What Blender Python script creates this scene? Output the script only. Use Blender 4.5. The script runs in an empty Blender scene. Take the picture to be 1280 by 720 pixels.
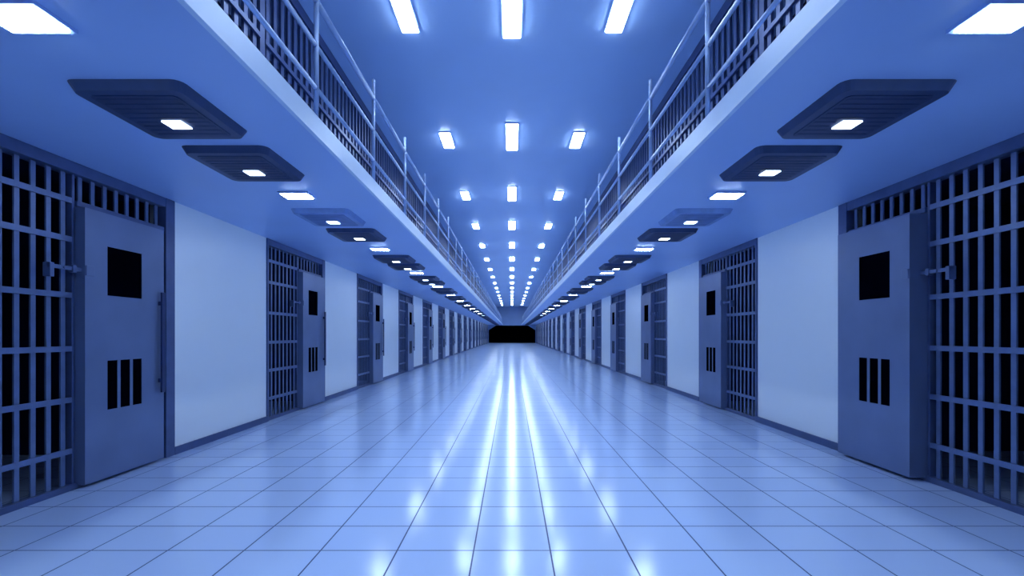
import bpy, math
from mathutils import Vector
scene=bpy.context.scene
try:
    scene.view_settings.view_transform='Standard'
    scene.view_settings.look='None'
except Exception as e: print(e)
COL=scene.collection
W=3.6; H=1.28; SLAB=2.695; SLABT=2.84; CEIL=5.42; XI=1.42; XU=2.65
END=72.0; BACK=-3.0; BIG=6.0; NB=17
# ---------------------------------------------------------------- materials
def mat(name,color,rough=0.5,metal=0.0,noise=0.06,scale=6.0,spec=0.5,bump=0.0):
    m=bpy.data.materials.new(name); m.use_nodes=True
    nt=m.node_tree; b=nt.nodes['Principled BSDF']
    tc=nt.nodes.new('ShaderNodeNewGeometry')
    n=nt.nodes.new('ShaderNodeTexNoise'); n.inputs['Scale'].default_value=scale; n.inputs['Detail'].default_value=3
    nt.links.new(tc.outputs['Position'],n.inputs['Vector'])
    r=nt.nodes.new('ShaderNodeValToRGB')
    r.color_ramp.elements[0].position=.3; r.color_ramp.elements[1].position=.7
    r.color_ramp.elements[0].color=tuple(c*(1-noise) for c in color)+(1,)
    r.color_ramp.elements[1].color=tuple(min(1,c*(1+noise)) for c in color)+(1,)
    nt.links.new(n.outputs['Fac'],r.inputs['Fac']); nt.links.new(r.outputs['Color'],b.inputs['Base Color'])
    b.inputs['Roughness'].default_value=rough; b.inputs['Metallic'].default_value=metal
    b.inputs['Specular IOR Level'].default_value=spec
    if bump:
        bp=nt.nodes.new('ShaderNodeBump'); bp.inputs['Strength'].default_value=bump; bp.inputs['Distance'].default_value=.01
        nt.links.new(n.outputs['Fac'],bp.inputs['Height']); nt.links.new(bp.outputs['Normal'],b.inputs['Normal'])
    return m
def emit(name,color,s):
    m=bpy.data.materials.new(name); m.use_nodes=True
    nt=m.node_tree; b=nt.nodes['Principled BSDF']
    b.inputs['Base Color'].default_value=(.8,.9,1,1)
    b.inputs['Emission Color'].default_value=color+(1,); b.inputs['Emission Strength'].default_value=s
    return m
LC=(.60,.775,1.0)
M_wall=mat('wall_paint',(.93,.97,.99),.35,0,.01,2.0)
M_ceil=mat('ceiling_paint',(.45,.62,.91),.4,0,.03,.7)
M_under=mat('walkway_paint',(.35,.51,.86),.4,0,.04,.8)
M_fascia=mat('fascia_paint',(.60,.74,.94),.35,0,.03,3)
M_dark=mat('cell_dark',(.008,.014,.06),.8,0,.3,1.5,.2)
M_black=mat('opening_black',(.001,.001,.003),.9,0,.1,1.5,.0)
M_end=mat('end_wall_haze',(.30,.44,.74),.5,0,.05,1.0)  # pale haze of the far ceiling is put into this wall colour
M_base=mat('baseboard_paint',(.06,.10,.24),.4,0,.1,5)
M_bar=mat('bar_steel',(.135,.195,.37),.4,.25,.1,12)
M_frame=mat('frame_steel',(.09,.13,.27),.4,.3,.1,8)
M_door=mat('door_steel',(.17,.225,.385),.36,.3,.08,2,bump=.05)
M_doordark=mat('door_dark',(.0008,.001,.004),.7,0,.2,4,.0)
M_handle=mat('handle_steel',(.04,.06,.16),.35,.5,.1,9)
M_lock=mat('lock_steel',(.12,.175,.34),.4,.3,.1,9)
M_rail=mat('rail_steel',(.34,.46,.72),.35,.2,.08,9)
M_ubar=mat('upper_bar_steel',(.045,.075,.20),.4,.3,.1,9)
M_vent=mat('vent_metal',(.04,.068,.165),.45,.3,.1,9)
M_vent2=mat('vent_metal_dark',(.03,.05,.13),.5,.3,.1,9)
M_plate=mat('vent_plate_pale',(.20,.32,.62),.45,.1,.1,9)
M_plate2=mat('vent_plate_grey',(.14,.23,.48),.45,.1,.1,9)
M_house=mat('light_housing',(.4,.55,.9),.4,.1,.05,9)
E_main=emit('tube_glow',LC,42)
E_side=emit('panel_glow',LC,56)
E_low=emit('lamp_glow',LC,62)
E_vent=emit('vent_lamp_glow',LC,8)
# floor
def floor_mat():
    m=bpy.data.materials.new('floor_tiles'); m.use_nodes=True
    nt=m.node_tree; N=nt.nodes.new; L=nt.links.new; b=nt.nodes['Principled BSDF']
    g=N('ShaderNodeNewGeometry'); s=N('ShaderNodeSeparateXYZ'); L(g.outputs['Position'],s.inputs[0])
    def line(sock,T,off,w):
        a=N('ShaderNodeMath'); a.operation='MULTIPLY_ADD'; L(sock,a.inputs[0]); a.inputs[1].default_value=1/T; a.inputs[2].default_value=off+100
        f=N('ShaderNodeMath'); f.operation='FRACT'; L(a.outputs[0],f.inputs[0])
        d=N('ShaderNodeMath'); d.operation='SUBTRACT'; L(f.outputs[0],d.inputs[0]); d.inputs[1].default_value=.5
        ab=N('ShaderNodeMath'); ab.operation='ABSOLUTE'; L(d.outputs[0],ab.inputs[0])
        c=N('ShaderNodeMath'); c.operation='GREATER_THAN'; L(ab.outputs[0],c.inputs[0]); c.inputs[1].default_value=.5-w
        fl=N('ShaderNodeMath'); fl.operation='FLOOR'; L(a.outputs[0],fl.inputs[0])
        return c.outputs[0],fl.outputs[0]
    lx,fx=line(s.outputs['X'],.4535,.5,.010); ly,fy=line(s.outputs['Y'],.36,.1,.013)
    mx=N('ShaderNodeMath'); mx.operation='MAXIMUM'; L(lx,mx.inputs[0]); L(ly,mx.inputs[1])
    cmb=N('ShaderNodeCombineXYZ'); L(fx,cmb.inputs[0]); L(fy,cmb.inputs[1])
    wn=N('ShaderNodeTexWhiteNoise'); L(cmb.outputs[0],wn.inputs['Vector'])
    no=N('ShaderNodeTexNoise'); no.inputs['Scale'].default_value=1.2; no.inputs['Detail'].default_value=4; L(g.outputs['Position'],no.inputs['Vector'])
    r=N('ShaderNodeMix'); r.data_type='RGBA'; L(wn.outputs['Value'],r.inputs[0])
    r.inputs[6].default_value=(.51,.64,.90,1); r.inputs[7].default_value=(.54,.67,.92,1)
    k=N('ShaderNodeMix'); k.data_type='RGBA'; L(mx.outputs[0],k.inputs[0]); L(r.outputs[2],k.inputs[6]); k.inputs[7].default_value=(.035,.06,.19,1)
    L(k.outputs[2],b.inputs['Base Color'])
    mr=N('ShaderNodeMapRange'); L(no.outputs['Fac'],mr.inputs['Value']); mr.inputs[1].default_value=.3; mr.inputs[2].default_value=.7; mr.inputs[3].default_value=.15; mr.inputs[4].default_value=.165
    ad=N('ShaderNodeMath'); ad.operation='MULTIPLY_ADD'; L(mx.outputs[0],ad.inputs[0]); ad.inputs[1].default_value=.4; L(mr.outputs[0],ad.inputs[2])
    L(ad.outputs[0],b.inputs['Roughness'])
    b.inputs['Specular IOR Level'].default_value=.5
    return m
M_floor=floor_mat()
# ---------------------------------------------------------------- geometry
class G:
    def __init__(s): s.v=[];s.f=[];s.m=[];s.mats=[];s.sm=[]
    def mi(s,m):
        if m not in s.mats: s.mats.append(m)
        return s.mats.index(m)
    def box(s,x0,x1,y0,y1,z0,z1,m,sx=1):
        x0,x1=sorted((x0*sx,x1*sx)); y0,y1=sorted((y0,y1)); b=len(s.v); i=s.mi(m)
        s.v+=[(x0,y0,z0),(x1,y0,z0),(x1,y1,z0),(x0,y1,z0),(x0,y0,z1),(x1,y0,z1),(x1,y1,z1),(x0,y1,z1)]
        for q in ((0,3,2,1),(4,5,6,7),(0,1,5,4),(1,2,6,5),(2,3,7,6),(3,0,4,7)):
            s.f.append(tuple(b+k for k in q)); s.m.append(i); s.sm.append(False)
        return s
    def tri(s,pts,y0,y1,m):
        b=len(s.v); i=s.mi(m)
        s.v+=[(x,y0,z) for x,z in pts]+[(x,y1,z) for x,z in pts]
        for q in ((0,1,2),(5,4,3),(0,3,4,1),(1,4,5,2),(2,5,3,0)):
            s.f.append(tuple(b+k for k in q)); s.m.append(i); s.sm.append(False)
        return s
    def cyl(s,p,q,r,m,n=10,sx=1):
        p=Vector((p[0]*sx,p[1],p[2])); q=Vector((q[0]*sx,q[1],q[2])); d=(q-p).normalized()
        a=d.orthogonal().normalized(); c=d.cross(a); b=len(s.v); i=s.mi(m)
        for e in (p,q):
            for k in range(n):
                t=2*math.pi*k/n; s.v.append(tuple(e+a*r*math.cos(t)+c*r*math.sin(t)))
        for k in range(n):
            s.f.append((b+k,b+(k+1)%n,b+n+(k+1)%n,b+n+k)); s.m.append(i); s.sm.append(True)
        s.f.append(tuple(b+k for k in reversed(range(n)))); s.m.append(i); s.sm.append(False)
        s.f.append(tuple(b+n+k for k in range(n))); s.m.append(i); s.sm.append(False)
        return s
    def prism(s,pts,z0,z1,m,taper=1.0,c=(0,0)):
        b=len(s.v);n=len(pts);i=s.mi(m)
        s.v+=[(c[0]+(x-c[0])*taper,c[1]+(y-c[1])*taper,z0) for x,y in pts]+[(x,y,z1) for x,y in pts]
        for k in range(n):
            s.f.append((b+k,b+(k+1)%n,b+n+(k+1)%n,b+n+k)); s.m.append(i); s.sm.append(False)
        s.f.append(tuple(b+k for k in reversed(range(n)))); s.m.append(i); s.sm.append(False)
        s.f.append(tuple(b+n+k for k in range(n))); s.m.append(i); s.sm.append(False)
        return s
    def add(s,o):
        b=len(s.v); s.v+=o.v
        for f,mm,sm in zip(o.f,o.m,o.sm):
            s.f.append(tuple(b+k for k in f)); s.m.append(s.mi(o.mats[mm])); s.sm.append(sm)
        return s
    def mesh(s,name):
        me=bpy.data.meshes.new(name); me.from_pydata(s.v,[],s.f)
        for m in s.mats: me.materials.append(m)
        me.polygons.foreach_set('material_index',s.m); me.polygons.foreach_set('use_smooth',s.sm); me.update()
        return me
    def obj(s,name,loc=(0,0,0),parent=None,bevel=0):
        o=bpy.data.objects.new(name,s.mesh(name)); COL.objects.link(o); o.location=loc
        if parent: o.parent=parent
        if bevel:
            b=o.modifiers.new('Bevel','BEVEL'); b.width=bevel; b.segments=2; b.limit_method='ANGLE'
        return o
def empty(name,loc):
    o=bpy.data.objects.new(name,None); o.location=loc; o.empty_display_size=.1; COL.objects.link(o); return o
def tag(o,label,cat,group=None):
    o['label']=label; o['category']=cat
    if group: o['group']=group
def struct(o,label,cat='wall'):
    o['kind']='structure'; o['label']=label; o['category']=cat
def copy_tree(o,loc,parent=None):
    c=o.copy(); COL.objects.link(c)
    if parent is None: c.location=loc
    else: c.parent=parent
    for ch in list(o.children): copy_tree(ch,None,c)
    return c
# ---------------------------------------------------------------- room shell
struct(G().box(-BIG,BIG,BACK,END+4,-.1,0,M_floor).obj('floor'),'glossy pale blue square tiles with thin dark joints','floor')
struct(G().box(-BIG,BIG,BACK,END,CEIL,CEIL+.1,M_ceil).obj('ceiling'),'smooth blue painted hall ceiling','ceiling')
P=4.1
def bays(sx):
    L=[]
    for k in range(NB):
        a,b=2.93+P*k,5.10+P*k
        if k==0 and sx>0: a,b=3.0,5.27
        L.append((a,b))
    return L
for sx,nm in((-1,'left'),(1,'right')):
    g=G(); prev=BACK; base=[]
    for a,b in bays(sx)+[(END,END)]:
        g.box(W,W+.25,prev,a,0,SLAB,M_wall,sx)
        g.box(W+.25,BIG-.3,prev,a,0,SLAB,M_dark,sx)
        base.append((prev,a)); prev=b
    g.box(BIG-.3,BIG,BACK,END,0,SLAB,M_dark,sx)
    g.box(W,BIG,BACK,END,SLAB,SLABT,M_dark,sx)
    struct(g.obj('wall_'+nm),'pale blue painted wall piers between dark cells')
    g=G()
    for a,b in base: g.box(W-.022,W,a+.002,b-.002,0,.08,M_base,sx)
    struct(g.obj('baseboard_'+nm),'dark blue baseboard along the wall','baseboard')
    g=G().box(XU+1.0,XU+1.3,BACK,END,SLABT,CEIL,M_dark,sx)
    struct(g.obj('wall_upper_'+nm),'dark wall behind the upper tier bars')
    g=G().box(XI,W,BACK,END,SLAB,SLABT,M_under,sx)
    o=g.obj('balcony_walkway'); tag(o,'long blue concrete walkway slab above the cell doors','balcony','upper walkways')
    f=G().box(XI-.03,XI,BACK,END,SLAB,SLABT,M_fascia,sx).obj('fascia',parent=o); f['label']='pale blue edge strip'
struct(G().box(-BIG,BIG,BACK-.1,BACK,0,CEIL,M_wall).obj('wall_back_bounce'),'plain pale blue wall added out of view to bounce light')  # unseen wall, added to close the hall and bounce light back
g=G(); OW=W-.1; OH=2.62; ME=M_end
g.box(OW,BIG,END,END+.15,0,OH,ME).box(OW,BIG,END,END+.15,0,OH,ME,-1).box(-BIG,BIG,END,END+.15,OH,CEIL,ME)
g.tri([(-OW,OH),(-OW,OH-.7),(-OW+1.1,OH)],END,END+.15,ME).tri([(OW,OH),(OW-1.1,OH),(OW,OH-.7)],END,END+.15,ME)
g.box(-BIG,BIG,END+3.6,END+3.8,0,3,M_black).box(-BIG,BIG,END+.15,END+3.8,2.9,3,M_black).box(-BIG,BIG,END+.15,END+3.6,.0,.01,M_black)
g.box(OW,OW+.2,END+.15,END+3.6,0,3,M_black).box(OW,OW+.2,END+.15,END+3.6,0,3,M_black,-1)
struct(g.obj('wall_end'),'end wall with a wide unlit black opening')
# ---------------------------------------------------------------- cell fronts
def cell_parts(sx,L,ds,dface,dw):
    P={}
    f=G()
    f.box(-.02,.10,0,.05,0,2.694,M_frame,sx).box(-.02,.10,L-.13,L,0,2.694,M_frame,sx)
    f.box(-.015,.10,.05,L-.13,2.60,2.694,M_frame,sx)
    f.box(0.02,.08,ds-.03,ds-.005,0,2.60,M_frame,sx)
    f.box(0.005,.08,.05,L-.13,0,.05,M_frame,sx)
    f.box(0.0,.09,ds-.005,L-.13,2.345,2.39,M_frame,sx)
    P['frame']=f
    bars=[];n=int(round((ds-.08)/.125))
    for i in range(n):
        y=.05+(i+.5)*(ds-.08)/n
        bars.append(G().box(.038,.052,y-.019,y+.019,.05,2.60,M_bar,sx))
    w=L-.13-ds; m=int(round(w/.125))
    for i in range(m):
        y=ds+(i+.5)*w/m
        bars.append(G().box(.038,.052,y-.019,y+.019,2.39,2.60,M_bar,sx))
    P['bars']=bars
    P['cross']=[G().box(.020,.036,.05,ds-.03,z,z+.044,M_bar,sx) for z in(.30,.72,1.14,1.58,2.04,2.36)]
    d=G(); y0,y1=ds,ds+dw; z0,z1=.03,2.335
    wy0,wy1=y0+.22,y0+.61; holes=[(wy0,wy1,1.62,2.05)]
    sw=.108;gp=(.39-3*sw)/2
    slots=[(wy0+i*(sw+gp),wy0+i*(sw+gp)+sw,.62,1.05) for i in range(3)]
    holes+=slots
    ys=sorted(set([y0,y1]+[h[0] for h in holes]+[h[1] for h in holes])); zs=sorted(set([z0,z1]+[h[2] for h in holes]+[h[3] for h in holes]))
    front=dface; mid=dface+.02
    for a,b in zip(ys,ys[1:]):
        for c,e in zip(zs,zs[1:]):
            cy,cz=(a+b)/2,(c+e)/2
            if any(h[0]<cy<h[1] and h[2]<cz<h[3] for h in holes): continue
            d.box(front,mid,a,b,c,e,M_door,sx)
    d.box(mid,.07,y0,y1,z0,z1,M_door,sx)
    P['door']=d
    P['window']=G().box(front+.003,mid+.001,wy0,wy1,1.62,2.05,M_doordark,sx)
    P['slots']=[G().box(front+.003,mid+.001,a,b,c,e,M_doordark,sx) for a,b,c,e in slots]
    h=None
    if sx<0:
        h=G(); hy=y1-.06
        h.box(front-.045,front-.025,hy-.022,hy+.022,.70,1.70,M_handle,sx)
        for z in(.80,1.57): h.box(front-.03,front+.004,hy-.016,hy+.016,z,z+.04,M_handle,sx)
    P['handle']=h
    l=G(); z=1.80
    l.box(front-.010,front+.01,y0+.005,y0+.08,z-.03,z+.055,M_door,sx)
    l.box(-.036,-.012,y0-.28,y0+.06,z,z+.030,M_lock,sx)
    l.box(-.040,.02,y0-.28,y0-.245,z-.07,z+.04,M_lock,sx)
    l.cyl((-.03,y0-.16,z+.015),(-.048,y0-.16,z+.015),.012,M_lock,10,sx)
    l.box(-.044,.0,y0-.09,y0-.055,z-.015,z+.045,M_lock,sx)
    P['lock']=l
    return P
def cell_obj(P,loc,sx):
    e=empty('cell_front',loc)
    P['frame'].obj('frame',parent=e,bevel=.004)
    for b in P['bars']: b.obj('vertical_bar',parent=e)
    for b in P['cross']: b.obj('cross_bar',parent=e)
    d=P['door'].obj('door',parent=e); d['label']='solid blue-grey steel door leaf'
    w=P['window'].obj('window',parent=d); w['label']='square black viewing window'
    for s_ in P['slots']:
        o=s_.obj('vent_slot',parent=d); o['label']='tall narrow black slot'
    if P['handle']: P['handle'].obj('handle',parent=d,bevel=.004)
    P['lock'].obj('bolt_lock',parent=d,bevel=.003)
    return e
def cell_far(P,loc):
    e=empty('cell_front',loc)
    g=G()
    for k in('door','window','handle','lock'):
        if P[k]: g.add(P[k])
    for b in P['slots']: g.add(b)
    g.obj('door',parent=e)
    g=G().add(P['frame'])
    for k in('bars','cross'):
        for b in P[k]: g.add(b)
    g.obj('barred_frame',parent=e)
    return e
for sx in(-1,1):
    B=bays(sx)
    a,b=B[0]
    if sx<0: P0=cell_parts(sx,b-a,3.98-a,-.06,.90)
    else: P0=cell_parts(sx,b-a,4.19-a,-.13,.92)
    e=cell_obj(P0,(sx*W,a,0),sx); tag(e,'large barred cell front with solid steel door and bolt lock','prison cell door','cell fronts along the corridor')
    a,b=B[1]; P1=cell_parts(sx,b-a,1.08,-.07,.93)
    src=cell_obj(P1,(sx*W,a,0),sx); tag(src,'barred cell front with narrow solid steel door beside white wall','prison cell door','cell fronts along the corridor')
    for k in(2,3,4): copy_tree(src,(sx*W,B[k][0],0))
    far=cell_far(P1,(sx*W,B[5][0],0)); tag(far,'distant small barred cell front with steel door','prison cell door','cell fronts along the corridor')
    for k in range(6,NB): copy_tree(far,(sx*W,B[k][0],0))
# ---------------------------------------------------------------- upper cells
UP=4.1; US=.95
for sx in(-1,1):
    fr=G().box(0,.08,0,.10,SLABT,CEIL,M_ubar,sx).box(0,.08,.1,UP,SLABT,SLABT+.1,M_ubar,sx).box(0,.08,.1,UP,CEIL-.14,CEIL,M_ubar,sx)
    br=[]; n=24
    for i in range(n):
        y=.1+(i+.6)*(UP-.1)/n
        br.append(G().box(.02,.05,y-.034,y+.034,SLABT+.1,CEIL-.14,M_ubar,sx))
    cr=[G().box(-.01,.02,.1,UP,z,z+.05,M_ubar,sx) for z in(3.6,4.4)]
    e=empty('upper_cell_grille',(sx*XU,US,0))
    fr.obj('frame',parent=e)
    for b in br: b.obj('vertical_bar',parent=e)
    for b in cr: b.obj('cross_bar',parent=e)
    tag(e,'dark blue steel bar grille of an upper tier cell','metal grille','upper tier cell grilles')
    for k in(1,2): copy_tree(e,(sx*XU,US+UP*k,0))
    g=G().add(fr)
    for b in br+cr: g.add(b)
    far=g.obj('upper_cell_grille',(sx*XU,US+UP*3,0)); tag(far,'dark blue steel bar grille of an upper tier cell','metal grille','upper tier cell grilles')
    for k in range(4,NB):
        c=far.copy(); COL.objects.link(c); c.location=(sx*XU,US+UP*k,0)
# ---------------------------------------------------------------- railings
for sx in(-1,1):
    RX=XI+.06; S=1.5; y0=.63
    post=G().cyl((0,0,SLABT),(0,0,4.0),.018,M_rail,10).box(-.05,.05,-.018,.05,SLABT,SLABT+.012,M_rail)
    rails=[G().cyl((0,.018,z),(0,S-.022,z),r,M_rail,10) for z,r in((3.80,.024),(3.46,.017),(3.14,.017))]
    e=empty('balcony_railing',(sx*RX,y0,0))
    post.obj('post',parent=e)
    for r in rails: r.obj('rail',parent=e)
    tag(e,'blue steel tube railing section on the walkway edge','railing','walkway railing sections')
    n=int((END-y0)/S)
    for k in range(1,8): copy_tree(e,(sx*RX,y0+S*k,0))
    g=G().cyl((0,0,SLABT),(0,0,3.83),.016,M_rail,10)
    for r in rails: g.add(r)
    far=g.obj('balcony_railing',(sx*RX,y0+S*8,0)); tag(far,'blue steel tube railing section on the walkway edge','railing','walkway railing sections')
    for k in range(9,n):
        c=far.copy(); COL.objects.link(c); c.location=(sx*RX,y0+S*k,0)
# ---------------------------------------------------------------- lights
def lamp(name,w,l,m,z,label,cat,group,poss,t=.03,drop=.05):
    hb=G()
    hb.box(-w/2-.02,w/2+.02,-l/2-.02,l/2+.02,-t,0,M_house)
    df=G().box(-w/2,w/2,-l/2,l/2,-drop,-t,m)
    first=None
    for (x,y) in poss:
        if first is None:
            o=hb.obj(name,(x,y,z)); d=df.obj('diffuser',parent=o); d['label']='glowing white diffuser'
            tag(o,label,cat,group); first=o
        else: copy_tree(first,(x,y,z))
cy=[1.95+4.05*k for k in range(18) if 1.95+4.05*k<END-1.5]
lamp('ceiling_light',.23,1.30,E_main,CEIL,'long bright white rectangular ceiling light','ceiling light','central row of ceiling lights',[(0,y) for y in cy],.022,.036)
lamp('ceiling_light',.21,.76,E_side,CEIL,'short bright white rectangular ceiling light','ceiling light','outer rows of ceiling lights',[(s*1.38,y+.15) for s in(-1,1) for y in cy],.022,.036)
XL=2.17
low=[2.13,4.85]+[y for y in(7.9+3.05*k for k in range(22)) if y<END-3]
lamp('ceiling_light',.26,.17,E_low,SLAB,'small bright rectangular light under the walkway','ceiling light','lights under the walkways',[(s*XL,y) for s in(-1,1) for y in low],.018,.024)
# vent units
vy=[3.02,3.95,6.75]+[v for k in range(22) for v in(8.9+3.05*k,9.9+3.05*k)]
def rrect(w,l,r,n=4):
    p=[]
    for cx,cyy,a0 in((w/2-r,l/2-r,0),(-w/2+r,l/2-r,90),(-w/2+r,-l/2+r,180),(w/2-r,-l/2+r,270)):
        for i in range(n+1):
            a=math.radians(a0+90*i/n); p.append((cx+r*math.cos(a),cyy+r*math.sin(a)))
    return p
def vent(poss,ma,mb,label,lampon=True):
    body=G().prism(rrect(.66,.72,.06),-.05,0,ma,.93)
    ins=G().prism(rrect(.50,.56,.03),-.055,-.049,mb)
    for i in range(9):
        y=-.24+i*.06
        if abs(y-.09)<.09:
            ins.box(-.23,-.10,y-.008,y+.008,-.058,-.054,mb); ins.box(.10,.23,y-.008,y+.008,-.058,-.054,mb)
        else: ins.box(-.23,.23,y-.008,y+.008,-.058,-.054,mb)
    lmp=G().box(-.062,.062,.035,.145,-.062,-.054,E_vent)
    first=None
    for x,y in poss:
        if first is None:
            o=body.obj('ceiling_vent',(x,y,SLAB)); ins.obj('louvre_panel',parent=o)
            if lampon:
                l_=lmp.obj('lamp',parent=o); l_['label']='small glowing white square lamp'
            tag(o,label,'ceiling vent','vents under the walkways'); first=o
        else: copy_tree(first,(x,y,SLAB))
vent([(s*XL,y) for s in(-1,1) for y in vy if y<13],M_vent,M_vent2,'dark square ventilation unit with small lamp under the walkway')
vent([(s*XL,y) for s in(-1,1) for y in vy if 13<y<END-1],M_vent,M_vent2,'dark square ventilation unit under the walkway',False)
vent([(s*XL,5.74) for s in(-1,1)],M_plate,M_plate2,'pale blue square plate with small lamp under the walkway')
# ---------------------------------------------------------------- world + camera
w=bpy.data.worlds.new('World'); scene.world=w; w.use_nodes=True
w.node_tree.nodes['Background'].inputs[0].default_value=(.02,.04,.12,1); w.node_tree.nodes['Background'].inputs[1].default_value=.3
cam=bpy.data.cameras.new('camera'); co=bpy.data.objects.new('camera',cam); COL.objects.link(co)
co.location=(0,0,H); co.rotation_euler=(math.radians(90),0,0)
cam.sensor_width=36; cam.lens=600/1280*36; cam.shift_y=58/1280; cam.clip_end=200
scene.camera=co
